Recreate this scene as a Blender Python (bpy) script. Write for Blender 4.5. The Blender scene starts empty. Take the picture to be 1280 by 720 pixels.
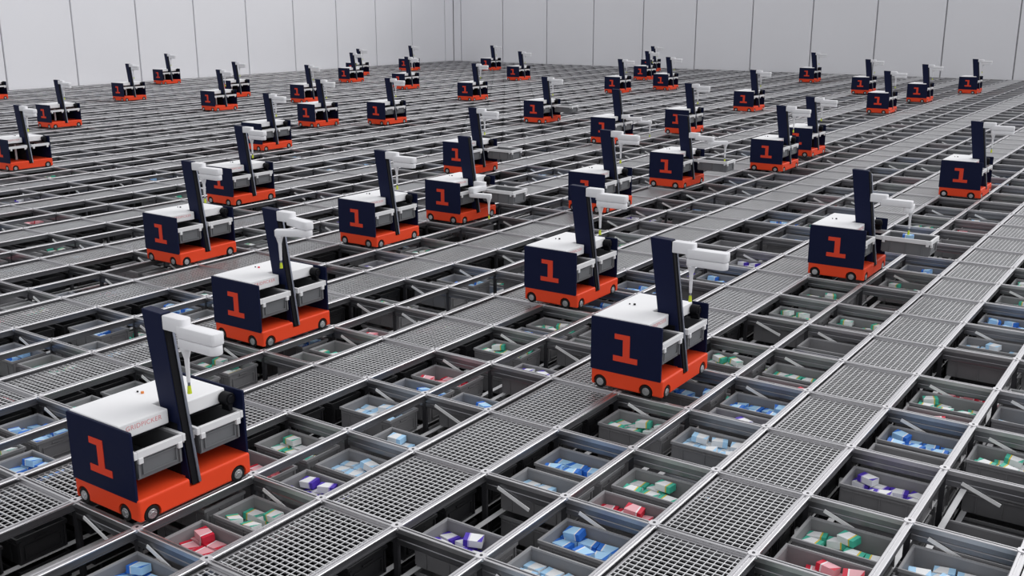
import bpy, bmesh, math, random
import numpy as np
from mathutils import Vector, Matrix
from mathutils.bvhtree import BVHTree

rng = random.Random(11)
sc = bpy.context.scene
COL = sc.collection
D = bpy.data
R_ = math.radians

# ------------------------------------------------------------------ camera
F = 1286.675
RC = np.array([[0.8223747903013396, 0.5689454206525224, -0.0009014407092504508],
               [0.1484992409537099, -0.21617524962167003, -0.9649954595163548],
               [-0.5492246168126479, 0.7934540754004185, -0.26226503868694934]])
CP = np.array([4.73126331, -4.53726423, 3.23294886])
cam = D.objects.new('camera', D.cameras.new('camera'))
COL.objects.link(cam)
cam.data.sensor_width = 36.0
cam.data.lens = F / 1280 * 36
cam.data.clip_start = 0.1
cam.data.clip_end = 300
M = Matrix.Identity(4)
for r in range(3):
    M[r][0] = RC[0][r]; M[r][1] = -RC[1][r]; M[r][2] = -RC[2][r]; M[r][3] = CP[r]
cam.matrix_world = M
sc.camera = cam

def proj(x, y, z=0.0):
    c = RC @ (np.array([x, y, z]) - CP)
    if c[2] <= 0.05:
        return None
    return c[0] / c[2] * F + 640, c[1] / c[2] * F + 360, c[2]

PV, PU = 0.68, 0.9753779          # cell pitch across the lanes (x) and along them (y)
XL, XR = -54, 14                  # lane lines
YN, YF = -7, 50                   # row lines

# ------------------------------------------------------------------ materials
def mat(name, col, rough=0.5, metal=0.0, spec=0.5, noise=0.0, nscale=8.0, coat=0.0, stretch=None):
    m = D.materials.new(name); m.use_nodes = True
    nt = m.node_tree; b = nt.nodes['Principled BSDF']
    b.inputs['Base Color'].default_value = (*col, 1)
    b.inputs['Roughness'].default_value = rough
    b.inputs['Metallic'].default_value = metal
    b.inputs['Specular IOR Level'].default_value = spec
    b.inputs['Coat Weight'].default_value = coat
    if noise:
        tc = nt.nodes.new('ShaderNodeTexCoord'); n = nt.nodes.new('ShaderNodeTexNoise')
        n.inputs['Scale'].default_value = nscale; n.inputs['Detail'].default_value = 4
        mp = nt.nodes.new('ShaderNodeMapping')
        if stretch: mp.inputs['Scale'].default_value = stretch
        nt.links.new(tc.outputs['Object'], mp.inputs['Vector']); nt.links.new(mp.outputs['Vector'], n.inputs['Vector'])
        mx = nt.nodes.new('ShaderNodeMix'); mx.data_type = 'RGBA'
        mx.inputs[6].default_value = (*[c * (1 - noise) for c in col], 1)
        mx.inputs[7].default_value = (*[min(1, c * (1 + noise)) for c in col], 1)
        nt.links.new(n.outputs['Fac'], mx.inputs[0]); nt.links.new(mx.outputs[2], b.inputs['Base Color'])
        mr = nt.nodes.new('ShaderNodeMapRange'); mr.inputs[3].default_value = max(0.05, rough - .08); mr.inputs[4].default_value = min(1, rough + .08)
        nt.links.new(n.outputs['Fac'], mr.inputs[0]); nt.links.new(mr.outputs[0], b.inputs['Roughness'])
    return m

MT = dict(
    rail=mat('anodised_aluminium', (.60, .595, .61), .40, 1.0, noise=.06, nscale=3, stretch=(20, .6, 20)),
    beam=mat('beam_aluminium', (.25, .25, .265), .40, 1.0, noise=.10, nscale=3, stretch=(.8, 20, 20)),
    web=mat('dark_rail_web', (.16, .16, .17), .5, .8, noise=.08),
    plate=mat('junction_plate', (.72, .71, .73), .4, .5, noise=.05),
    mesh=mat('galvanised_mesh', (.72, .72, .73), .38, .75, noise=.05),
    post=mat('dark_upright_steel', (.035, .035, .040), .5, .3, noise=.1),
    brace=mat('painted_white_steel', (.88, .88, .88), .45, 0, noise=.04),
    support=mat('galvanised_support', (.70, .70, .71), .45, .2, noise=.06),
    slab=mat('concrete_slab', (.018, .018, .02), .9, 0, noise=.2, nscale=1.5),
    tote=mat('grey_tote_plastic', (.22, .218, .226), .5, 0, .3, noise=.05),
    darktote=mat('shaded_tote_plastic', (.018, .018, .020), .45, 0, .35, noise=.08),  # tote plastic with the shade below the mesh put into its colour
    toterim=mat('grey_tote_rim_plastic', (.30, .30, .31), .45, 0, .4, noise=.04),
    ordertote=mat('robot_tote_plastic', (.15, .154, .162), .5, 0, .4, noise=.05),
    orange=mat('orange_paint', (.80, .064, .018), .5, 0, .25, noise=.04),
    numeral=mat('orange_vinyl', (.76, .065, .03), .6, 0, .15, noise=.03),
    navy=mat('navy_paint', (.0070, .0105, .038), .5, 0, .12, noise=.08),
    white=mat('white_shell_plastic', (.84, .84, .85), .42, 0, .4, noise=.02),
    armwhite=mat('arm_white_plastic', (.76, .76, .78), .4, 0, .4, noise=.02),
    framew=mat('pale_carrier_frame', (.72, .72, .73), .45, 0, .4, noise=.03),
    black=mat('black_plastic', (.006, .006, .008), .5, 0, .15, noise=.1),
    rubber=mat('black_rubber', (.012, .012, .013), .8, 0, .2, noise=.1),
    hub=mat('silver_hub', (.55, .55, .56), .32, .85, noise=.06),
    steelrail=mat('guide_rail_steel', (.28, .30, .36), .3, .9, noise=.06),
    lime=mat('lime_suction_cup', (.62, .72, .03), .5, 0, noise=.05),
    redtext=mat('red_lettering', (.74, .30, .31), .6, 0, noise=.03),
    knob=mat('orange_button', (.75, .22, .03), .4, 0, noise=.03),
    knobred=mat('red_button', (.65, .03, .06), .4, 0, noise=.03),
    wall=mat('wall_panel_paint', (.83, .83, .86), .55, 0, .3, noise=.02, nscale=.4),
    seam=mat('wall_seam', (.50, .50, .51), .7, 0, .3, noise=.06),
    cwhite=mat('carton_white', (.82, .83, .84), .5, 0, .4, noise=.03),
    cgreen=mat('carton_green', (.06, .46, .33), .5, 0, .4, noise=.05),
    cyellow=mat('carton_yellow', (.75, .55, .05), .5, 0, .4, noise=.05),
    cblue=mat('carton_blue', (.03, .17, .62), .5, 0, .4, noise=.05),
    clight=mat('carton_light_blue', (.42, .68, .92), .5, 0, .4, noise=.05),
    cred=mat('carton_red', (.60, .02, .05), .5, 0, .4, noise=.05),
    cpink=mat('carton_pink', (.80, .42, .46), .5, 0, .4, noise=.05),
    cpurple=mat('carton_purple', (.07, .03, .42), .5, 0, .4, noise=.05),
    clilac=mat('carton_lilac', (.55, .48, .80), .5, 0, .4, noise=.05),
)

# ------------------------------------------------------------------ mesh helpers
class MB:
    def __init__(s): s.v, s.f, s.m = [], [], []
    def add(s, vs, fs, m=0):
        o = len(s.v); s.v += [tuple(p) for p in vs]
        for f in fs: s.f.append(tuple(i + o for i in f)); s.m.append(m)
    def box(s, x0, x1, y0, y1, z0, z1, m=0):
        vs = [(x, y, z) for z in (z0, z1) for y in (y0, y1) for x in (x0, x1)]
        s.add(vs, [(0, 2, 3, 1), (4, 5, 7, 6), (0, 1, 5, 4), (2, 6, 7, 3), (0, 4, 6, 2), (1, 3, 7, 5)], m)
    def prism(s, poly, a0, a1, axis='z', m=0, shear=None):
        """poly: 2-D outline; axis: extrusion axis. z -> (x,y), y -> (x,z), x -> (y,z)"""
        n = len(poly); vs = []
        for a in (a0, a1):
            for p, q in poly:
                vs.append((p, q, a) if axis == 'z' else (p, a, q) if axis == 'y' else (a, p, q))
        area = sum(poly[i][0] * poly[(i + 1) % n][1] - poly[(i + 1) % n][0] * poly[i][1] for i in range(n))
        ccw = area > 0
        flip = (axis == 'y')
        if ccw == flip: # make outward
            idx = list(range(n))[::-1]
        else: idx = list(range(n))
        bot = tuple(reversed(idx)); top = tuple(i + n for i in idx)
        fs = [bot, top]
        for k in range(n):
            a, b = idx[k], idx[(k + 1) % n]
            fs.append((a, b, b + n, a + n))
        s.add(vs, fs, m)
    def cyl(s, c, r, l, axis='x', n=24, m=0, r2=None, cap_m=None):
        r2 = r if r2 is None else r2
        vs = []
        for k, rr in ((-.5, r), (.5, r2)):
            for i in range(n):
                t = 2 * math.pi * i / n; a, b = rr * math.cos(t), rr * math.sin(t)
                p = (k * l, a, b) if axis == 'x' else (b, k * l, a) if axis == 'y' else (a, b, k * l)
                vs.append((c[0] + p[0], c[1] + p[1], c[2] + p[2]))
        fs = [(i, (i + 1) % n, (i + 1) % n + n, i + n) for i in range(n)]
        s.add(vs, fs, m)
        o = len(s.v) - 2 * n
        for f in (tuple(range(n))[::-1], tuple(range(n, 2 * n))):
            s.f.append(tuple(i + o for i in f)); s.m.append(m if cap_m is None else cap_m)
    def data(s, name, mats, bevel=0, seg=2, smooth=False, only=None):
        me = D.meshes.new(name); me.from_pydata(s.v, [], s.f)
        for k in mats: me.materials.append(MT[k])
        me.polygons.foreach_set('material_index', s.m)
        if bevel or smooth:
            bm = bmesh.new(); bm.from_mesh(me)
            if bevel:
                es = [e for e in bm.edges if len(e.link_faces) == 2 and e.calc_face_angle(0) > .6]
                bmesh.ops.bevel(bm, geom=es, offset=bevel, segments=seg, affect='EDGES', clamp_overlap=True, profile=.5)
            if smooth:
                for f in bm.faces: f.smooth = True
                for e in bm.edges: e.smooth = e.calc_face_angle(0) < .7 if len(e.link_faces) == 2 else True
            bm.to_mesh(me); bm.free()
        me.update()
        return me

def link(name, data=None, parent=None, loc=None, rot=None):
    o = D.objects.new(name, data); COL.objects.link(o)
    if parent is not None: o.parent = parent
    if loc is not None: o.location = loc
    if rot is not None: o.rotation_euler = rot
    return o
def tag(o, label=None, cat=None, group=None, kind=None):
    if label: o['label'] = label
    if cat: o['category'] = cat
    if group: o['group'] = group
    if kind: o['kind'] = kind
    return o

class Stuff:
    """many copies of small templates baked into one mesh"""
    def __init__(s): s.V, s.F, s.M, s.n = [], [], [], 0
    def add(s, me, mw):
        if not hasattr(s, 'cache'): s.cache = {}
        if me.name not in s.cache:
            v = np.empty(len(me.vertices) * 3); me.vertices.foreach_get('co', v)
            s.cache[me.name] = (v.reshape(-1, 3), [tuple(p.vertices) for p in me.polygons], [p.material_index for p in me.polygons])
        v, f, m = s.cache[me.name]
        A = np.array(mw)
        s.V.append(v @ A[:3, :3].T + A[:3, 3])
        n = s.n
        s.F += [tuple(i + n for i in p) for p in f]; s.M += m
        s.n += len(v)
    def build(s, name, mats, parent=None):
        if not s.n: return None
        me = D.meshes.new(name)
        me.from_pydata(np.concatenate(s.V).tolist(), [], s.F)
        for k in mats: me.materials.append(MT[k])
        me.polygons.foreach_set('material_index', s.M); me.update()
        return link(name, me, parent)

# ------------------------------------------------------------------ setting: slab and walls
WX, WY = -36.86, 49.0
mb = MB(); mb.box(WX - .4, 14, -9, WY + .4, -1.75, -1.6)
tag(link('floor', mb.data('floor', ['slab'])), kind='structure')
def wall(name, left):
    mb = MB(); H0, H1 = -1.6, 9.0
    if left:
        mb.box(WX - .35, WX - .12, -9, WY + .4, H0, H1, 1)
        edges = [19.08 + 3.23 * k for k in range(-9, 10)]
        edges = [-9] + [e for e in edges if -8.5 < e < WY - .3] + [WY + .02]
        for a, b in zip(edges, edges[1:]):
            mb.box(WX - .12, WX, a + .03, b - .03, H0, H1, 0)
    else:
        mb.box(WX - .35, 16, WY + .12, WY + .35, H0, H1, 1)
        edges = [-29.78 + 3.235 * k for k in range(-2, 15)]
        edges = [WX] + [e for e in edges if WX + .3 < e < 15] + [16]
        for a, b in zip(edges, edges[1:]):
            mb.box(a + .032, b - .032, WY, WY + .12, H0, H1, 0)
    return tag(link(name, mb.data(name, ['wall', 'seam'], bevel=.012, seg=1)), kind='structure')
wall('wall_left', True); wall('wall_back', False)

# ------------------------------------------------------------------ which cells can be seen
def seen(j, i, pad=170):
    x, y = (j + .5) * PV, (i + .5) * PU
    p = proj(x, y)
    if p is None: return False
    return -pad - 900 / p[2] < p[0] < 1280 + pad + 900 / p[2] and p[1] < 720 + pad + 700 / p[2] and p[2] < 75
CELLS = [(j, i) for j in range(XL, XR) for i in range(YN, YF) if seen(j, i)]
CELLSET = set(CELLS)
def dist(j, i): return math.hypot((j + .5) * PV - CP[0], (i + .5) * PU - CP[1])

# ------------------------------------------------------------------ rail grid (one bolted frame)
grid = tag(link('rail_grid'), 'silver aluminium rail grid spanning the whole hall that the robots drive on', 'storage grid')
def rail_profile(w, h, g=.024):
    a = w / 2
    return [(-a, -h), (a, -h), (a, -.004), (a - .004, 0), (.008, 0), (.006, -g), (-.006, -g), (-.008, 0), (-a + .004, 0), (-a, -.004)]
mb = MB(); mb.prism(rail_profile(.054, .012, .009), YN * PU, YF * PU, 'y')           # flanged head on a narrow web
mb.prism([(-.011, -.058), (.011, -.058), (.011, -.011), (-.011, -.011)], YN * PU, YF * PU, 'y', 1)
mb.prism([(-.020, -.066), (.020, -.066), (.020, -.058), (-.020, -.058)], YN * PU, YF * PU, 'y', 1)
long_me = mb.data('long_rail', ['rail', 'web'])
mb = MB()
mb.prism([(p, q - .004) for p, q in rail_profile(.042, .035)], XL * PV, XR * PV, 'x', 0)
mb.prism([(-.015, -.125), (.015, -.125), (.019, -.117), (.019, -.085), (.015, -.08), (.019, -.075), (.019, -.039), (-.019, -.039), (-.019, -.075), (-.015, -.08), (-.019, -.085), (-.019, -.117)], XL * PV, XR * PV, 'x', 1)
cross_me = mb.data('cross_rail', ['rail', 'beam'])
for j in range(XL, XR + 1): link('long_rail', long_me, grid, (j * PV, 0, 0))
for i in range(YN, YF + 1): link('cross_rail', cross_me, grid, (0, i * PU, 0))

mb = MB(); mb.prism([(-.034, -.018), (-.018, -.034), (.018, -.034), (.034, -.018), (.034, .018), (.018, .034), (-.018, .034), (-.034, .018)], -.02, .0035, 'z', 0)
mb.cyl((0, 0, .0045), .010, .004, 'z', 10, 1)
plate_me = mb.data('junction_plate', ['plate', 'post'])
mb = MB(); mb.prism([(-.02, -.02), (.02, -.02), (.02, -.008), (.008, .02), (-.008, .02), (-.02, -.008)], -1.6, -.06, 'z', 0)
post_me = mb.data('upright_post', ['post'])
mb = MB()
a, b = (.13, -.078), (.40, -.180)
dx, dz = b[0] - a[0], b[1] - a[1]; L = math.hypot(dx, dz); nx, nz = -dz / L * .013, dx / L * .013
mb.prism([(a[0] - nx, a[1] - nz), (b[0] - nx, b[1] - nz), (b[0] + nx, b[1] + nz), (a[0] + nx, a[1] + nz)], PU - .034, PU - .026, 'y', 0)
brace_me = mb.data('diagonal_brace', ['brace'])
# rails that carry the totes, one run along each lane side at each level
LEV, TH = .24, .20
RIM0 = -.135
def sup_me(h):
    mb = MB(); z = h
    mb.prism([(-.022, z - .03), (-.018, z - .03), (-.018, z - .004), (.022, z - .004), (.022, z), (-.022, z)], YN * PU, YF * PU, 'y', 0)
    return mb.data('support_rail', ['support'])
sup = [sup_me(RIM0 - LEV * k - TH) for k in range(3)]
mb = MB(); mb.prism([(-.012, -.03), (.012, -.03), (.012, 0), (-.012, 0)], .04, PV - .04, 'x', 0)
bar_me = mb.data('support_bar', ['support'])

def visible_first(pts):
    return sorted(pts, key=lambda p: p[-1])
def parts_and_rest(name, me, items, mats, n=100):
    """items: (location, distance); nearest n as parts, the rest one stuff part"""
    items = sorted(items, key=lambda t: t[1]); st = Stuff()
    for k, (loc, d) in enumerate(items):
        if k < n: link(name, me, grid, loc)
        else: st.add(me, Matrix.Translation(loc))
    o = st.build(name, mats, grid)
    if o: tag(o, kind='stuff')
def ds(x, y):
    p = proj(x, y)
    d = math.hypot(x - CP[0], y - CP[1])
    return d if p and -20 < p[0] < 1300 and p[1] < 740 else d + 200
J = {(j + a, i + b) for j, i in CELLS for a in (0, 1) for b in (0, 1)}
parts_and_rest('junction_plate', plate_me, [((j * PV, i * PU, 0), ds(j * PV, i * PU)) for j, i in J], ['plate', 'post'])
parts_and_rest('upright_post', post_me, [((j * PV, i * PU, 0), ds(j * PV, i * PU)) for j, i in J if dist(j, i) < 34], ['post'])
parts_and_rest('diagonal_brace', brace_me, [((j * PV, i * PU, 0), ds((j + .3) * PV, (i + 1) * PU)) for j, i in CELLS if j % 3 and (j * 7 + i * 5 + j * i) % 5 in ((0, 2, 4) if dist(j, i) < 12 else (0,))], ['brace'])
its = []
for k in range(3):
    its_k = []
    for j in range(XL, XR):
        for dx in (.072, PV - .072):
            its_k.append(((j * PV + dx, 0, 0), abs(j * PV - CP[0] + 4) + 30 * k))
    parts_and_rest('support_rail', sup[k], its_k, ['support'], 34)

# ------------------------------------------------------------------ templates for the things in the grid
def tote_meshes(mk, w=.585, d=.365, h=TH, t=.011):
    """open-topped stacking tote, base on z = 0; returns (body, rim)"""
    mb = MB(); a, b = w / 2, d / 2; ia = .016
    def ring(x, y, z): return [(-x, -y, z), (x, -y, z), (x, y, z), (-x, y, z)]
    vs = ring(a - ia, b - ia, 0) + ring(a - .006, b - .006, h - .012) + ring(a - t - .004, b - t - .004, h - .012) + ring(a - ia - t, b - ia - t, t)
    fs = [(3, 2, 1, 0)]
    for k in range(4):
        n = (k + 1) % 4
        fs += [(k, n, n + 4, k + 4), (k + 4, n + 4, n + 8, k + 8), (k + 8, n + 8, n + 12, k + 12)]
    fs.append((12, 13, 14, 15)); mb.add(vs, fs)
    for s in (-1, 1):
        for x in (-.19, 0, .19):                                   # stiffening ribs on the long sides
            y0, y1 = s * (b - .017), s * (b - .002)
            mb.box(x - .004, x + .004, min(y0, y1), max(y0, y1), .012, h - .03)
        y0, y1 = s * (b - .014), s * (b - .001)
        mb.box(-a + .02, a - .02, min(y0, y1), max(y0, y1), h - .05, h - .042)
        x0, x1 = sorted((s * (a - .016), s * (a - .001)))          # frame around the hand grip on the short sides
        mb.box(x0, x1, -b + .05, b - .05, .03, .037)
        mb.box(x0, x1, -b + .05, b - .05, h - .075, h - .066)
        mb.box(x0, x1, -b + .05, -b + .057, .037, h - .075)
        mb.box(x0, x1, b - .057, b - .05, .037, h - .075)
        for q in (-1, 1):
            y0, y1 = sorted((q * (b - .03), q * (b - .015)))
            mb.box(x0, x1, y0, y1, .012, h - .03)
        x0, x1 = sorted((s * (a - .012), s * (a + .002)))
        mb.box(x0, x1, -.05, .05, h - .052, h - .040)
    body = mb.data(mk + '_body', [mk])
    mb = MB()
    vs = ring(a - .006, b - .006, h - .024) + ring(a + .002, b + .002, h - .022) + ring(a + .002, b + .002, h) + ring(a - t, b - t, h) + ring(a - t - .004, b - t - .004, h - .014)
    fs = []
    for k in range(4):
        n = (k + 1) % 4
        for q in range(4): fs.append((k + 4 * q, n + 4 * q, n + 4 * q + 4, k + 4 * q + 4))
    mb.add(vs, fs)
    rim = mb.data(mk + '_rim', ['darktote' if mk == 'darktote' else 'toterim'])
    return body, rim
tote_body, tote_rim = tote_meshes('tote')
order_body, order_rim = tote_meshes('ordertote')
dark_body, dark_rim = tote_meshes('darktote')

CW, CDP, CH = .128, .086, .050
def carton_me(name, mats):
    mb = MB(); w, d, h = CW / 2, CDP / 2, CH
    cuts = [(-w, -w + .030, 1), (-w + .030, -w + .040, 2), (-w + .040, w - .034, 0), (w - .034, w, 0)]
    for k, (x0, x1, m) in enumerate(cuts):
        vs = [(x, y, z) for z in (0, h) for y in (-d, d) for x in (x0, x1)]
        fs = [(0, 2, 3, 1), (0, 1, 5, 4), (2, 6, 7, 3)]
        mm = m
        mb.add(vs, fs, mm)
        if k == 3:   # a slanting colour field on the far end of the lid
            mb.add([(x0, -d, h), (x1, -d, h), (x1, d, h), (x0, d, h)], [(0, 1, 2)], 1); mb.add([(x0, -d, h), (x1, d, h), (x0, d, h)], [(0, 1, 2)], 0)
            mb.add([(x1, -d, 0), (x1, d, 0), (x1, d, h), (x1, -d, h)], [(0, 1, 2, 3)], 0)
        else:
            mb.add([(x0, -d, h), (x1, -d, h), (x1, d, h), (x0, d, h)], [(0, 1, 2, 3)], mm)
        if k == 0:
            mb.add([(x0, -d, 0), (x0, d, 0), (x0, d, h), (x0, -d, h)], [(3, 2, 1, 0)], 1)
    return mb.data(name, mats)
CAR = {
    'green': carton_me('carton_green', ['cwhite', 'cgreen', 'cyellow']),
    'blue': carton_me('carton_blue', ['clight', 'cblue', 'cwhite']),
    'pale': carton_me('carton_pale', ['cwhite', 'clight', 'clight']),
    'red': carton_me('carton_red', ['cpink', 'cred', 'cwhite']),
    'purple': carton_me('carton_purple', ['cwhite', 'cpurple', 'clilac']),
}
CMAT = {'green': ['cwhite', 'cgreen', 'cyellow'], 'blue': ['clight', 'cblue', 'cwhite'], 'pale': ['cwhite', 'clight', 'clight'], 'red': ['cpink', 'cred', 'cwhite'], 'purple': ['cwhite', 'cpurple', 'clilac']}
CWORD = {'green': 'green-banded', 'blue': 'blue', 'pale': 'white', 'red': 'red', 'purple': 'purple-banded'}

def mesh_panel_me(step=.0465, bw=.0040):
    mb = MB(); x0, x1, y0, y1 = .036, PV - .036, .027, PU - .027
    z1 = -.034
    nx = int(round((x1 - x0 - .03) / step)); ny = int(round((y1 - y0 - .03) / step))
    for k in range(nx):
        x = x0 + .015 + (x1 - x0 - .03) * (k + .5) / nx; mb.box(x - .0028, x + .0028, y0, y1, z1 - .004, z1)
    for k in range(ny):
        y = y0 + .015 + (y1 - y0 - .03) * (k + .5) / ny; mb.box(x0, x1, y - .0046, y + .0046, z1 - .0120, z1 - .001)
    fr = MB()
    fr.box(x0 - .004, x0 + .016, y0 - .004, y1 + .004, -.056, z1 + .001); fr.box(x1 - .016, x1 + .004, y0 - .004, y1 + .004, -.056, z1 + .001)
    fr.box(x0 + .016, x1 - .016, y0 - .004, y0 + .016, -.056, z1 + .001); fr.box(x0 + .016, x1 - .016, y1 - .016, y1 + .004, -.056, z1 + .001)
    both = MB(); both.add(mb.v, mb.f); both.add(fr.v, fr.f)
    return mb.data('mesh_lattice', ['mesh']), fr.data('mesh_frame', ['rail']), both.data('mesh_panel', ['mesh'])
lat_me, mfr_me, pan_me = mesh_panel_me()

# ------------------------------------------------------------------ what sits in each cell
KNOWN = {(2, 1, 1): ('green', 0), (2, 1, 0): ('red', 0), (2, 0, 1): ('blue', 0), (2, 0, 0): ('pale', 0), (1, 1, 1): ('blue', 0), (1, 1, 0): ('pale', 0),
         (1, 0, 0): ('purple', 0), (1, 0, 1): (None, 2), (1, 2, 1): ('green', 0), (1, 2, 0): (None, 2), (2, 2, 1): ('pale', 0), (2, 2, 0): ('pale', 1),
         (4, 1, 1): ('green', 0), (4, 1, 0): ('red', 0), (4, 2, 1): ('purple', 0), (4, 2, 0): (None, 2), (4, 3, 1): ('blue', 0), (4, 3, 0): (None, 0),
         (4, 4, 1): ('green', 0), (4, 4, 0): ('red', 0), (5, 1, 1): ('pale', 0), (5, 1, 0): ('blue', 0), (5, 2, 1): (None, 1), (5, 2, 0): (None, 1), (5, 3, 1): ('green', 0), (5, 3, 0): (None, 2),
         (5, 4, 1): ('pale', 0), (5, 4, 0): ('purple', 1), (-1, 0, 1): ('pale', 0), (-1, 0, 0): ('purple', 0), (-1, 1, 1): (None, 2), (-1, 1, 0): ('pale', 0),
         (-2, 0, 1): ('green', 0), (-2, 0, 0): ('red', 0), (-2, 1, 1): ('pale', 0), (-2, 1, 0): (None, 1), (-1, -1, 1): ('green', 0), (-1, -1, 0): ('red', 0),
         (-1, -2, 1): ('blue', 0), (-1, -2, 0): (None, 0), (-2, -2, 1): (None, 2), (-2, -2, 0): (None, 2), (-2, -3, 1): (None, 2), (-2, -3, 0): (None, 2), (1, -1, 1): (None, 2), (1, -1, 0): (None, 2),
         (2, -1, 1): ('pale', 0), (2, -1, 0): ('green', 0), (1, 3, 1): ('blue', 0), (1, 3, 0): (None, 1), (2, 3, 1): ('blue', 0), (2, 3, 0): ('purple', 0),
         (-1, 2, 1): ('red', 1), (-1, 2, 0): ('blue', 0), (-1, 3, 1): (None, 2), (-1, 3, 0): ('purple', 0), (-2, 2, 1): ('red', 0), (-2, 2, 0): ('blue', 0), (1, 4, 1): ('green', 0), (2, 4, 1): ('green', 0), (2, 4, 0): ('red', 0), (2, 5, 0): ('purple', 0), (2, 5, 1): (None, 0)}
YS = (.295, .765)     # centre of the front and the back tote, as a share of the row pitch
totes, cartons, panels, bars = [], [], [], []     # records
for j, i in sorted(CELLS, key=lambda c: dist(*c)):
    d = dist(j, i); x = (j + .5) * PV
    if j % 3 == 0:
        panels.append(dict(j=j, i=i, mw=Matrix.Translation((j * PV, i * PU, 0)), d=d))
        levels = ((0, 1) if d < 16 else (0,)) if d < 34 else ()
        for s in (0, 1):
            for L in levels:
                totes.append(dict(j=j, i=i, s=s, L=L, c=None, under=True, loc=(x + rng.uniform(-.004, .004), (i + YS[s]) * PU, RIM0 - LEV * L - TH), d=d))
        continue
    for s in (0, 1):
        r = rng.random()
        c, top = KNOWN.get((j, i, s), (None, None))
        if top is None:
            top = 0 if r < .66 else 1 if r < .84 else 2
            if j < -2 and r > .5: top = 1 if r < .72 else 2
            c = rng.choices(['green', 'blue', 'pale', 'red', 'purple', None], [28, 24, 16, 9, 6, 20])[0]
        for L in range(top, 3 if d < 14 else top + 1):
            z = RIM0 - LEV * L - TH
            t = dict(j=j, i=i, s=s, L=L, c=c if L == top else None, under=False, loc=(x + rng.uniform(-.004, .004), (i + YS[s]) * PU + rng.uniform(-.006, .006), z), d=d, top=(L == top))
            totes.append(t)
            if t['c'] and L < 2 and d < 48:
                tx, ty, tz = t['loc']
                names = []
                for a in range(4):
                    for b in range(3):
                        if rng.random() < (.92 if d < 25 else .6): names.append((a, b, 0))
                for a in range(4):
                    for b in range(3):
                        if rng.random() < (.74 if d < 25 else .4): names.append((a, b, 1))
                if d < 25:
                    for a in range(3):
                        for b in (0, 2):
                            if rng.random() < .42: names.append((a, b, 2))
                for a, b, l in names:
                    if l == 0:
                        px, py, pz = -.204 + .136 * a, -.104 + .104 * b, .0115
                        rot = (0, 0, rng.choice([0, math.pi]) + rng.uniform(-.06, .06)); jx, jy = rng.uniform(-.002, .002), rng.uniform(-.004, .004)
                    else:
                        px, py, pz = (-.207 + .138 * a if l == 1 else -.172 + .172 * a), -.102 + .102 * b, .0125 + (CH + .008) * l
                        tl = .08 if l == 1 else .16
                        rot = (rng.uniform(-tl, tl), rng.uniform(-tl, tl), rng.choice([0, math.pi]) + rng.uniform(-.22, .22) * l); jx, jy = rng.uniform(-.002, .002) * l * l, rng.uniform(-.003, .003)
                    from mathutils import Euler
                    mw = Matrix.Translation((tx + px + jx, ty + py + jy, tz + pz)) @ Euler(rot).to_matrix().to_4x4()
                    cartons.append(dict(tote=t, c=t['c'], slot=(a, b, l), mw=mw, d=d))

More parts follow.
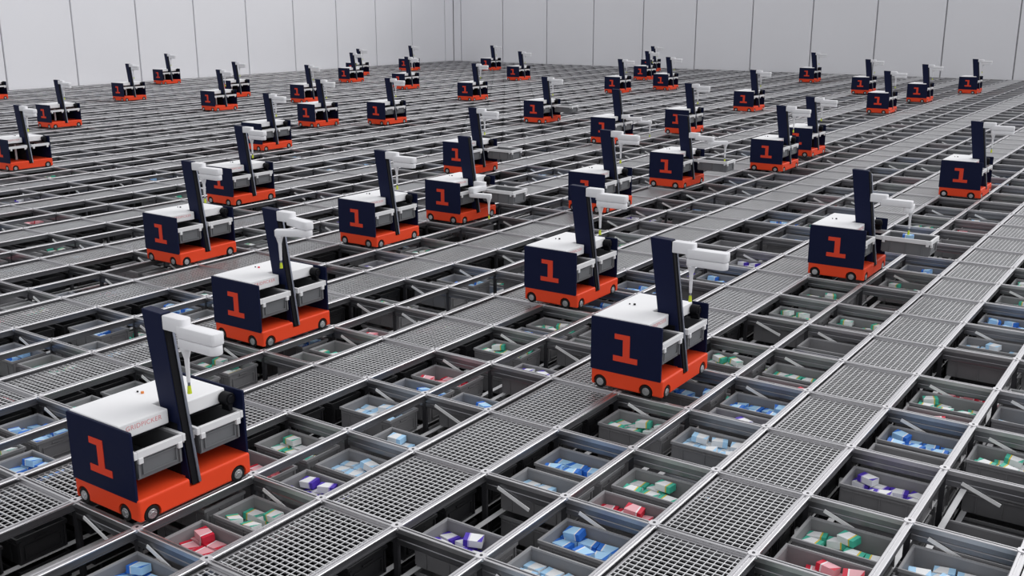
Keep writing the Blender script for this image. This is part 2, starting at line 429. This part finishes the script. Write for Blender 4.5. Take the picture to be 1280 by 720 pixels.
# ------------------------------------------------------------------ robots: where they are and how they stand
# name: (x, y, front tote, rear tote (0 none, 1 in, 2 slid out), carriage height, upper arm angle, forearm angle, knob, label)
ROB = {
 'A': (-.98, -.49, 1, 1, 1.30, 1, 182, 'knob', 'orange and navy picking robot lowest and largest in the picture, both totes in'),
 'B': (.79, 3.40, 1, 1, 1.30, 1, 182, 'dark', 'orange and navy robot beside the mesh lane, lowest one right of the middle'),
 'C': (-3.05, 2.43, 1, 1, 1.30, -13, 211, 'red', 'orange and navy robot with V-bent white arm, second lowest on the left'),
 'D': (-1.22, 5.33, 1, 1, 1.30, 1, 182, 'dark', 'orange and navy robot just up and left of the lowest middle robot'),
 'E': (1.04, 8.31, 1, 2, 1.03, 0, 96, 'dark', 'robot holding a blue carton above its slid-out tote, at the right'),
 'F': (-5.07, 6.33, 1, 1, 1.30, 1, 182, 'dark', 'orange and navy robot with folded arm left of the downward-reaching robot'),
 'G': (-5.11, 8.31, 1, 2, .62, -90, 12, 'dark', 'robot with low bent arm reaching straight down beside its slid-out tote'),
 'H': (-7.86, 12.23, 1, 2, 1.30, 1, 182, 'dark', 'robot with slid-out tote partly hidden behind the downward-reaching robot'),
 'I': (-6.46, 4.12, 1, 1, 1.30, 1, 182, 'dark', 'robot diagonally in front of another at the left, its arm before a numeral'),
 'J': (-9.17, 7.34, 1, 1, 1.30, 1, 182, 'dark', 'robot half hidden by the arm of the robot diagonally before it'),
 'K': (-14.04, 12.39, 1, 1, 1.30, 1, 182, 'dark', 'robot partly covered by the mast of the half-hidden left robot'),
 'L': (-15.99, 7.37, 0, 0, 1.30, 1, 182, 'dark', 'robot with empty bays cut off by the left picture edge, lower one'),
 'M': (-22.5, 12.35, 0, 0, 1.30, 1, 182, 'dark', 'robot with empty bays just above the lower left-edge robot'),
 'N': (-32.9, 16.16, 0, 0, 1.30, 1, 182, 'dark', 'far robot of which only the rear end enters at the left edge'),
 'O': (-28.4, 18.86, 0, 0, 1.30, 1, 182, 'dark', 'far robot between the left wall seams, third from the left edge'),
 'P': (-34.4, 25.1, 0, 0, 1.30, 1, 182, 'dark', 'far robot closest to the left wall, fourth from the left edge'),
 'Q': (-22.69, 18.21, 0, 0, 1.30, 1, 182, 'dark', 'distant robot with empty bays overlapping a smaller one behind its right end'),
 'R': (-26.3, 21.96, 0, 0, 1.30, 1, 182, 'dark', 'small distant robot peeking out behind another, under the fifth wall seam'),
 'S': (-22.4, 21.89, 0, 0, 1.30, 1, 182, 'dark', 'distant robot with empty bays, its right end hidden by a bigger mast'),
 'T': (-16.6, 16.65, 0, 0, 1.30, 1, 182, 'dark', 'robot with empty bays whose mast covers the distant robot behind it'),
 'U': (-15.35, 18.17, 1, 1, 1.30, 1, 182, 'dark', 'mid-distance robot with both grey totes, standing alone left of the wall corner'),
 'V': (-28.3, 30.44, 0, 0, 1.30, 1, 182, 'dark', 'tiny distant robot in front of another one, left of the wall corner'),
 'W': (-31.2, 33.99, 0, 0, 1.30, 1, 182, 'dark', 'tiny distant robot mostly hidden behind the one in front, near left wall'),
 'X': (-31.85, 38.72, 0, 0, 1.30, 1, 182, 'dark', 'tiny distant robot directly left of the wall corner, rear one of two'),
 'Y': (-23.6, 28.72, 0, 0, 1.30, 1, 182, 'dark', 'small distant robot just left of the corner, front one of two'),
 'Z': (-18.1, 26.0, 0, 0, 1.30, 1, 182, 'dark', 'small robot directly below the hall corner, its bays empty'),
 'AA': (-28.43, 41.45, 0, 0, 1.30, 1, 182, 'dark', 'tiny distant robot just right of the hall corner, closest to it'),
 'AB': (-22.75, 35.78, 0, 0, 1.30, 1, 182, 'dark', 'tiny distant robot second to the right of the hall corner'),
 'AC': (-11.9, 21.12, 1, 2, 1.30, 1, 182, 'dark', 'mid-distance robot with slid-out tote, below the second right wall panel'),
 'AD': (-15.3, 31.82, 0, 0, 1.30, 1, 182, 'dark', 'distant robot left one of the group of four by the back wall'),
 'AE': (-18.0, 39.27, 0, 0, 1.30, 1, 182, 'dark', 'tiny distant robot, front one of an overlapping pair by the back wall'),
 'AF': (-20.7, 45.11, 0, 0, 1.30, 1, 182, 'dark', 'tiny distant robot, rear one of the overlapping pair by the back wall'),
 'AG': (-14.5, 34.4, 0, 0, 1.30, 1, 182, 'dark', 'distant robot right one of the group of four by the back wall'),
 'AH': (-7.86, 18.1, 1, 1, .70, 22, 8, 'dark', 'robot with its low white arm stretched sideways, behind a tall mast'),
 'AI': (-7.25, 20.95, 1, 1, 1.30, 1, 182, 'dark', 'mid-distance robot whose numeral is hidden by the mast before it'),
 'AJ': (-3.7, 13.19, 1, 2, 1.00, -6, 42, 'dark', 'robot lowering its arm towards its slid-out tote, in the middle distance'),
 'AK': (-3.70, 10.3, 1, 1, 1.30, 1, 182, 'dark', 'robot with its numeral half covered by the mast of the robot in front'),
 'AL': (-8.2, 27.78, 0, 0, 1.30, 1, 182, 'dark', 'lone distant robot with empty bays between the group of four and the right pair'),
 'AM': (-11.1, 42.04, 0, 0, 1.30, 1, 182, 'dark', 'tiny lone robot close to the back wall at right of centre'),
 'AN': (-2.9, 16.13, 1, 1, 1.30, 1, 182, 'dark', 'front robot of the overlapping pair right of centre'),
 'AO': (-3.15, 18.6, 0, 0, 1.30, 1, 182, 'dark', 'rear robot of the overlapping pair right of centre, bays empty'),
 'AP': (-7.2, 36.94, 0, 0, 1.30, 1, 182, 'dark', 'distant robot left and rear one of the three at the upper right'),
 'AQ': (-4.45, 29.55, 0, 0, 1.30, 1, 182, 'dark', 'distant robot lowest one of the three at the upper right'),
 'AR': (-4.45, 34.35, 0, 0, 1.30, 1, 182, 'dark', 'distant robot right one of the three at the upper right'),
 'AS': (-3.8, 39.44, 0, 0, 1.30, 1, 182, 'dark', 'far robot closest to the right picture edge, by the back wall'),
 'AT': (1.04, 15.12, 0, 0, 1.30, 1, 182, 'dark', 'robot on the right-hand lane with empty bays, closest to the right edge'),
}
REF = {'A': ((-2, -1), 'lowest robot'), 'B': ((1, 3), 'lowest middle robot'), 'E': ((1, 8), 'blue-carton robot'), 'AT': ((1, 15), 'right-edge robot'),
       'G': ((-8, 8), 'downward-reaching robot'), 'C': ((-5, 2), 'bent-arm robot'), 'L': ((-24, 7), 'left-edge robot'), 'U': ((-23, 18), 'two-tote far robot'), 'AJ': ((-6, 13), 'arm-lowering robot')}
NUM = 'zero one two three four five six seven eight nine ten eleven twelve thirteen fourteen fifteen sixteen seventeen eighteen nineteen twenty'.split()
def num(k): return NUM[k] if k <= 20 else str(k)
def place(j, i):
    (rj, ri), nm = min(REF.values(), key=lambda r: abs(r[0][0] - j) + abs(r[0][1] - i))
    dj, di = j - rj, i - ri
    parts = []
    if dj: parts.append(f"{num(abs(dj))} lane{'s' if abs(dj) > 1 else ''} {'right' if dj > 0 else 'left'}")
    if di: parts.append(f"{num(abs(di))} row{'s' if abs(di) > 1 else ''} {'beyond' if di > 0 else 'before'}")
    if not parts: return 'under ' + nm
    return ', '.join(parts) + (' ' if di else ' of ') + nm

# ------------------------------------------------------------------ which of the countable things show largest
def share_of_view():
    V, Fc, own = [], [], []
    nv = 0
    cache = {}
    def put(me, mw, who):
        nonlocal nv
        if me.name not in cache:
            cache[me.name] = (np.array([v.co[:] for v in me.vertices]), [tuple(p.vertices) for p in me.polygons])
        v, f = cache[me.name]; A = np.array(mw)
        V.append(v @ A[:3, :3].T + A[:3, 3])
        for p in f: Fc.append(tuple(q + nv for q in p)); own.append(who)
        nv += len(v)
    bd = MB(); bd.box(-.37, .32, -.47, .455, .02, .18); bd.box(-.37, .30, -.47, -.45, .16, .65); bd.box(-.37, .165, -.45, .40, .30, .65)
    bd.box(.1, .3, -.40, .40, .3, .5); bd.box(.0, .2, -.05, .03, .6, 1.3)
    bdm = bd.data('proxy', ['navy'])
    for r in ROB.values(): put(bdm, Matrix.Translation((r[0], r[1], 0)), None)
    for j in range(XL, XR + 1): put(long_me, Matrix.Translation((j * PV, 0, 0)), None)
    for i in range(YN, YF + 1): put(cross_me, Matrix.Translation((0, i * PU, 0)), None)
    for k, p in enumerate(panels): put(pan_me, p['mw'], ('p', k))
    for k, t in enumerate(totes):
        put(tote_body, Matrix.Translation(t['loc']), ('t', k)); put(tote_rim, Matrix.Translation(t['loc']), ('t', k))
    for k, c in enumerate(cartons): put(CAR[c['c']], c['mw'], ('c', k))
    bvh = BVHTree.FromPolygons(np.concatenate(V).tolist(), Fc)
    D.meshes.remove(bdm)
    hits = {}
    o = Vector(CP)
    for py in range(76 * 2, 720 * 2, 3):
        for px in range(0, 1280 * 2, 4):
            d = Vector(RC.T @ np.array([(px / 2 - 640) / F, (py / 2 - 360) / F, 1.0]))
            loc, n, idx, dd = bvh.ray_cast(o, d)
            if idx is not None and own[idx]: hits[own[idx]] = hits.get(own[idx], 0) + 1
    return hits
hits = share_of_view()
def split(kind, recs, n=300, least=1):
    order = sorted(range(len(recs)), key=lambda k: -hits.get((kind, k), 0))
    top = [k for k in order[:n] if hits.get((kind, k), 0) >= least]
    ts = set(top)
    return top, [k for k in range(len(recs)) if k not in ts]

top, rest = split('p', panels, 300, 2)
st = Stuff()
for q, k in enumerate(top):
    p = panels[k]
    near = q < 90
    o = link('mesh_panel', lat_me if near else pan_me)
    o.matrix_world = p['mw']
    tag(o, 'steel mesh panel ' + place(p['j'], p['i']), 'mesh panel', 'steel mesh panels in the lanes of the grid')
    if near: link('panel_frame', mfr_me, o)
for k in rest: st.add(pan_me, panels[k]['mw'])
tag(st.build('mesh_panel', ['mesh']), 'small far steel mesh panels in the grid towards the walls', 'mesh panel', kind='stuff')

SIDE = ('front', 'rear'); DEEP = ('', 'second-level ', 'third-level ')
top, rest = split('t', totes, 300, 2)
st = Stuff()
for q, k in enumerate(top):
    t = totes[k]
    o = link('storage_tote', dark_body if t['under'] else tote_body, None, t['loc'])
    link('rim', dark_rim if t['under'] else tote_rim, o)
    if t['under']: s = f"{SIDE[t['s']]} {DEEP[t['L']]}shade-darkened grey tote under mesh "
    elif t['c']: s = f"{SIDE[t['s']]} {DEEP[t['L']]}grey tote of {CWORD[t['c']]} cartons "
    elif t.get('top'): s = f"{SIDE[t['s']]} {DEEP[t['L']]}empty grey tote "
    else: s = f"{SIDE[t['s']]} {DEEP[t['L']]}stacked grey tote "
    tag(o, s + place(t['j'], t['i']), 'tote', 'grey totes stored in the grid cells')
MTOTE = ['tote', 'toterim', 'darktote']
# the far rest: body and rim baked together
import copy as _copy
def merged(meA, meB, name, mats, ms=(0, 1)):
    mb = MB()
    for m, me in zip(ms, (meA, meB)): mb.add([v.co[:] for v in me.vertices], [tuple(p.vertices) for p in me.polygons], m)
    return mb.data(name, mats)
tote_all = merged(tote_body, tote_rim, 'storage_tote_far', MTOTE)
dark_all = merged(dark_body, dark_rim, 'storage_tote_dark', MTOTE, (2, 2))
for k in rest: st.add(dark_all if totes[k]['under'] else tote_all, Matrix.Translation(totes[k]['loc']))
tag(st.build('storage_tote', MTOTE), 'grey storage totes deep in the grid and far across it', 'tote', kind='stuff')

top, rest = split('c', cartons, 300, 2)
ROWN = ('front', 'middle', 'back'); UP = ('', 'upper ', 'topmost '); C4 = ('left', 'mid-left', 'mid-right', 'right'); C3 = ('left', 'centre', 'right')
for k in top:
    c = cartons[k]; t = c['tote']; a, b, l = c['slot']
    w = f"{UP[l]}{ROWN[b]}-{C4[a] if l < 2 else C3[a]}"
    o = link('medicine_carton', CAR[c['c']]); o.matrix_world = c['mw']
    tag(o, f"{w} {CWORD[c['c']]} carton in {SIDE[t['s']]} tote " + place(t['j'], t['i']), 'carton', f"{CWORD[c['c']]} medicine cartons in the totes")
allm = ['cwhite', 'cgreen', 'cyellow', 'clight', 'cblue', 'cpink', 'cred', 'cpurple', 'clilac']
st = Stuff()
for k in rest:
    c = cartons[k]; n0 = len(st.M); st.add(CAR[c['c']], c['mw'])
    mp = [allm.index(x) for x in CMAT[c['c']]]
    st.M[n0:] = [mp[q] for q in st.M[n0:]]
tag(st.build('medicine_carton', allm), 'many small medicine cartons in the totes of the far grid', 'carton', kind='stuff')

# ------------------------------------------------------------------ the robots
def boolean(me, cutters, name):
    """cut MB cylinders out of a mesh"""
    o = link('tmp', me); 
    for c in cutters:
        co = link('tmpc', c)
        md = o.modifiers.new('b', 'BOOLEAN'); md.operation = 'DIFFERENCE'; md.object = co; md.solver = 'EXACT'
    dg = bpy.context.evaluated_depsgraph_get()
    r = D.meshes.new_from_object(o.evaluated_get(dg)); r.name = name
    for x in [q for q in COL.objects if q.name.startswith('tmp')]: D.objects.remove(x)
    return r
BX0, BX1, BY0, BY1 = -.375, .322, -.472, .456
WHEELS = [('y', -.285, BY0), ('y', .165, BY0), ('y', -.215, BY1), ('y', .235, BY1), ('x', -.375, BX1), ('x', .342, BX1), ('x', -.345, BX0), ('x', .375, BX0)]
mb = MB(); mb.box(BX0, BX1, BY0, BY1, .026, .182)
ch = mb.data('chassis', ['orange', 'black'], bevel=.016, seg=3)
cut = []
for ax, t, f in WHEELS:
    m2 = MB(); s = -1 if f in (BX0, BY0) else 1
    c = (t, f - s * .022, .056) if ax == 'y' else (f - s * .022, t, .056)
    m2.cyl(c, .067, .084, ax, 28); cut.append(m2.data('cut', ['black']))
m2 = MB(); m2.box(.255, .40, -.072, .012, .122, .30); cut.append(m2.data('cut', ['black']))
chassis_me = boolean(ch, cut, 'chassis')
chassis_me.materials.clear(); chassis_me.materials.append(MT['orange'])
# numeral: a slab-serif one
def numeral_me():
    mb = MB(); x0 = -.375 + .678 * .322; W = .236; z0 = .168 + .48 * .235; H = .246
    poly = [(0, 0), (W, 0), (W, .050), (.160, .050), (.160, H), (.012, H), (.012, H - .046), (.094, H - .046), (.094, .050), (0, .050)]
    mb.prism([(x0 + p, z0 + q) for p, q in poly], -.4795, -.4755, 'y', 0)
    return mb.data('numeral', ['numeral'])
numeral = numeral_me()
def chamf_panel(y0, y1, name):
    mb = MB(); mb.prism([(-.383, .166), (.304, .166), (.304, .640), (.298, .648), (-.377, .648), (-.383, .640)], y0, y1, 'y', 0)
    return mb.data(name, ['navy'], bevel=.003, seg=1)
front_me = chamf_panel(-.4755, -.456, 'front_panel'); rear_me = chamf_panel(.440, .459, 'rear_panel')
mb = MB(); mb.prism([(-.372, -.455), (.166, -.455), (.166, -.076), (.0, -.076), (.0, .036), (.166, .036), (.166, .402), (-.372, .402)], .553, .656, 'z', 0)
cover_me = mb.data('top_cover', ['white'], bevel=.008, seg=2)
mb = MB(); mb.box(-.372, -.352, -.455, .439, .183, .552); mb.box(-.352, .22, -.055, .035, .183, .5525)
mb.box(-.352, .15, -.455, .439, .535, .5525)
bay_me = mb.data('bay_lining', ['black'])
mb = MB(); mb.box(-.05, -.02, -.150, -.110, .1825, .535); post_in = mb.data('bay_post', ['framew'], bevel=.004, seg=1)
SL = .137                                                      # lean of the mast, x per z
mx = lambda z: .1455 - SL * (z - 1.306)
mb = MB(); mb.prism([(mx(1.306) - .200, 1.312), (mx(1.306), 1.306), (mx(.135), .135), (mx(.135) - .12, .135), (mx(.66) - .192, .66)], -.052, .030, 'y', 0)
mast_me = mb.data('mast', ['navy'], bevel=.004, seg=1)
mb = MB(); mb.prism([(mx(1.295), 1.295), (mx(1.295) + .014, 1.293), (mx(.13) + .014, .130), (mx(.13), .130)], -.046, .026, 'y', 0)
strip_me = mb.data('mast_strip', ['black'])
mb = MB(); mb.prism([(mx(1.27) + .013, 1.27), (mx(1.27) + .026, 1.268), (mx(.135) + .026, .135), (mx(.135) + .013, .135)], .000, .020, 'y', 0)
guide_me = mb.data('guide_rail', ['steelrail'], bevel=.003, seg=1)
mb = MB(); mb.cyl((.208, .380, .592), .047, .075, 'x', 28, 0); mb.cyl((.249, .380, .592), .030, .014, 'x', 24, 0); mb.box(.17, .25, .36, .396, .508, .56)
motor_me = mb.data('lift_motor', ['black'], bevel=.004, seg=1, smooth=True)
# U-shaped carrier frame that grips a tote by its rim; local origin at the frame centre, rim height z = 0
def frame_me():
    mb = MB(); a, b = .306, .200
    mb.box(-a, a, -b, -b + .026, -.046, .006); mb.box(-a, a, b - .026, b, -.046, .006)
    mb.box(a - .026, a, -b + .026, b - .026, -.046, .006); mb.box(-a, -a + .026, -b + .026, b - .026, -.046, .006)
    for s in (-1, 1):
        y0, y1 = sorted((s * (b - .030), s * (b - .066)))
        mb.box(a - .020, a + .004, y0, y1, -.082, -.040)
        y0, y1 = sorted((s * b, s * (b + .008)))
        mb.box(a - .062, a - .028, y0, y1, -.070, -.012)
        mb.box(-a + .028, -a + .062, y0, y1, -.070, -.012)
    return mb.data('carrier_frame', ['framew'], bevel=.003, seg=1)
cf_me = frame_me()
mb = MB()
for y in (-.187, .187): mb.box(-.30, .02, (y - .012) if y < 0 else y - .014, (y + .014) if y < 0 else y + .012, -.044, .002)
slide_me = mb.data('slide_arm', ['framew'], bevel=.003, seg=1)
# arm
mb = MB(); mb.prism([(.0, -.045), (.175, -.045), (.195, -.038), (.205, -.018), (.205, .018), (.195, .038), (.175, .045), (.0, .045)], -.100, 0, 'z', 0)
carriage_me = mb.data('carriage', ['armwhite'], bevel=.009, seg=2, smooth=True)
def arm_link_me(name, L, r0, r1, z0, z1):
    mb = MB(); n = 10; poly = []
    for k in range(n + 1):
        t = math.pi / 2 + math.pi * k / n; poly.append((r0 * math.cos(t), r0 * math.sin(t)))
    c = r1 * .38
    poly += [(L + r1 - c, -r1), (L + r1 - c * .3, -r1 + c * .3), (L + r1, -r1 + c), (L + r1, r1 - c), (L + r1 - c * .3, r1 - c * .3), (L + r1 - c, r1)]
    mb.prism(poly, z0, z1, 'z', 0)
    return mb.data(name, ['armwhite'], bevel=.010, seg=2, smooth=True)
LA, LB = .285, .275
upper_me = arm_link_me('upper_arm', LA, .050, .052, -.130, -.048)
fore_me = arm_link_me('forearm', LB, .052, .040, -.198, -.131)
mb = MB(); mb.cyl((0, 0, -.20), .040, .012, 'z', 20, 0, .040); mb.cyl((0, 0, -.235), .019, .07, 'z', 16, 0, .038); mb.cyl((0, 0, -.345), .012, .19, 'z', 14, 0, .018)
mb.cyl((0, 0, -.45), .009, .03, 'z', 12, 1)
tool_me = mb.data('picking_tool', ['armwhite', 'steelrail'], smooth=True)
mb = MB(); mb.cyl((0, 0, -.492), .0155, .055, 'z', 14, 0, .011); tip_me = mb.data('suction_cup', ['lime'], smooth=True)
def wheel_me(ax, out):
    mb = MB(); mb.cyl((0, 0, 0), .0565, .036, ax, 26, 0)
    hb = MB(); o = (out * .0185, 0, 0) if ax == 'x' else (0, out * .0185, 0)
    hb.cyl(o, .034, .008, ax, 22, 0); o2 = (out * .0240, 0, 0) if ax == 'x' else (0, out * .0240, 0); hb.cyl(o2, .016, .005, ax, 14, 0)
    for k in range(6):
        t = k * math.pi / 3; a, b = .023 * math.cos(t), .023 * math.sin(t)
        hb.cyl((o2[0], a, b) if ax == 'x' else (b, o2[1], a), .004, .005, ax, 8, 0)
    T = mb.data('wheel_tyre', ['rubber'], bevel=.004, seg=2, smooth=True); Hm = hb.data('wheel_hub', ['hub'], bevel=.0012, seg=1)
    return T, Hm, merged(T, Hm, 'wheel', ['rubber', 'hub'])
WM = {(ax, o): wheel_me(ax, o) for ax in 'xy' for o in (-1, 1)}
def knob_me(m):
    mb = MB(); mb.cyl((-.215, .005, .662), .011, .014, 'z', 14, 0); mb.cyl((-.262, .0, .660), .007, .010, 'z', 12, 1)
    return mb.data('button', [m, 'black'])
KN = {'knob': knob_me('knob'), 'red': knob_me('knobred'), 'dark': knob_me('black')}
cu = D.curves.new('lettering', 'FONT'); cu.body = 'GRIDPICKER'; cu.size = .062; cu.extrude = .0006; cu.space_character = 1.12
to = link('tmp_text', cu); dg = bpy.context.evaluated_depsgraph_get(); txt_me = D.meshes.new_from_object(to.evaluated_get(dg))
D.objects.remove(to)
txt_me.name = 'lettering'; txt_me.materials.clear(); txt_me.materials.append(MT['redtext'])
w = max(v.co.x for v in txt_me.vertices)
txt_me.transform(Matrix.Scale(.275 / w, 4, (1, 0, 0))); txt_me.transform(Matrix.Scale(.72, 4, (0, 1, 0)))

def rotz(p, a): return (p[0] * math.cos(a) - p[1] * math.sin(a), p[0] * math.sin(a) + p[1] * math.cos(a))
order_n = 0
SHORT = {'A': 'lowest robot', 'B': 'lowest middle robot', 'C': 'bent-arm robot at lower left', 'D': 'robot just behind the lowest middle robot', 'E': 'blue-carton robot', 'F': 'robot left of the downward-reaching robot', 'G': 'downward-reaching robot', 'H': 'robot hidden behind the downward-reaching robot',
         'I': 'left robot whose arm covers a numeral', 'J': 'left robot half hidden by an arm', 'K': 'robot behind the half-hidden left robot', 'U': 'lone far robot left of the wall corner', 'AC': 'far robot below the second right wall panel', 'AH': 'robot with sideways-stretched low arm', 'AI': 'far robot with its numeral hidden',
         'AJ': 'arm-lowering robot', 'AK': 'robot with half-covered numeral', 'AN': 'front robot of the right pair'}
def build_robot(key):
    x, y, ft, rt, zc, a1, a2, kn, label = ROB[key]
    r = link('picking_robot', None, None, (x, y, 0))
    tag(r, label, 'robot', 'picking robots driving on the grid')
    near = math.hypot(x - CP[0], y - CP[1]) < 24
    link('chassis', chassis_me, r)
    for ax, t, f in WHEELS:
        o = -1 if f in (BX0, BY0) else 1
        loc = (t, f - o * .022, .0565) if ax == 'y' else (f - o * .022, t, .0565)
        T, Hm, both = WM[(ax, o)]
        w_ = link('wheel', T if near else both, r, loc)
        if near: link('hub', Hm, w_)
    fp = link('front_panel', front_me, r); link('numeral', numeral, fp)
    link('rear_panel', rear_me, r)
    tc = link('top_cover', cover_me, r)
    if near:
        link('button', KN[kn], tc)
        link('lettering', txt_me, tc, (.1665, -.405, .602), (R_(90), 0, R_(90)))
    link('bay_lining', bay_me, r)
    if not ft: link('bay_post', post_in, r)
    m = link('mast', mast_me, r); link('mast_strip', strip_me, m); link('guide_rail', guide_me, m)
    link('lift_motor', motor_me, r)
    # arm
    xm = mx(zc) - SL * 0
    link('carriage', carriage_me, r, (xm + .012, -.010, zc))
    s0 = (xm + .175, -.010)
    link('upper_arm', upper_me, r, (s0[0], s0[1], zc), (0, 0, R_(a1)))
    e = rotz((LA, 0), R_(a1)); e = (s0[0] + e[0], s0[1] + e[1])
    link('forearm', fore_me, r, (e[0], e[1], zc), (0, 0, R_(a2)))
    t = rotz((LB, 0), R_(a2)); t = (e[0] + t[0], e[1] + t[1])
    tl = link('picking_tool', tool_me, r, (t[0], t[1], zc)); link('suction_cup', tip_me, tl)
    # carriers and the totes hanging in them
    for s, (yy, mode) in enumerate(((-.258, ft), (.236, rt))):
        xx = .0 + (.640 if mode == 2 else 0)
        link('carrier_frame', cf_me, r, (xx, yy, .500))
        if mode == 2: link('slide_arm', slide_me, r, (xx - .32, yy, .500))
        if mode:
            o = link('order_tote', order_body, None, (x + xx, y + yy, .500 - TH + .002)); link('rim', order_rim, o)
            w_ = 'slid-out' if mode == 2 else ('front' if s == 0 else 'rear')
            tag(o, f"{w_} grey tote carried by the {SHORT[key]}", 'tote', 'grey totes carried by the robots')
            if key == 'E' and mode == 2:
                c = link('medicine_carton', CAR['blue'], None, (x + t[0], y + t[1], zc - .5195 - CH)); c.rotation_euler = (0, 0, .15)
                tag(c, 'light blue carton held by the suction cup above the slid-out tote', 'carton')
for k in ROB: build_robot(k)

# ------------------------------------------------------------------ light: soft open sky with no roof built, plus an added broad sun
w = D.worlds.new('hall_daylight'); sc.world = w; w.use_nodes = True
nt = w.node_tree; bg = nt.nodes['Background']; bg.inputs[0].default_value = (.97, .975, 1.0, 1)
tc = nt.nodes.new('ShaderNodeTexCoord'); vm = nt.nodes.new('ShaderNodeVectorMath'); vm.operation = 'DOT_PRODUCT'
vm.inputs[1].default_value = (.80, .60, 0)          # sky graded brighter towards this side, added for highlights on the metal
mr = nt.nodes.new('ShaderNodeMapRange'); mr.inputs[1].default_value = -1; mr.inputs[2].default_value = 1
mr.inputs[3].default_value = .62; mr.inputs[4].default_value = 1.15
nt.links.new(tc.outputs['Generated'], vm.inputs[0]); nt.links.new(vm.outputs['Value'], mr.inputs[0]); nt.links.new(mr.outputs[0], bg.inputs[1])
sun = D.lights.new('daylight', 'SUN'); sun.energy = 1.25; sun.angle = R_(45); sun.color = (1, .985, .97)
so = link('daylight', sun, None, (6, 6, 9)); so.rotation_euler = Vector((-.34, -.72, -.66)).to_track_quat('-Z', 'Y').to_euler()

sc.view_settings.view_transform = 'Standard'; sc.view_settings.look = 'None'
sc.view_settings.exposure = 0.0; sc.view_settings.gamma = 1.0; sc.view_settings.use_curve_mapping = False
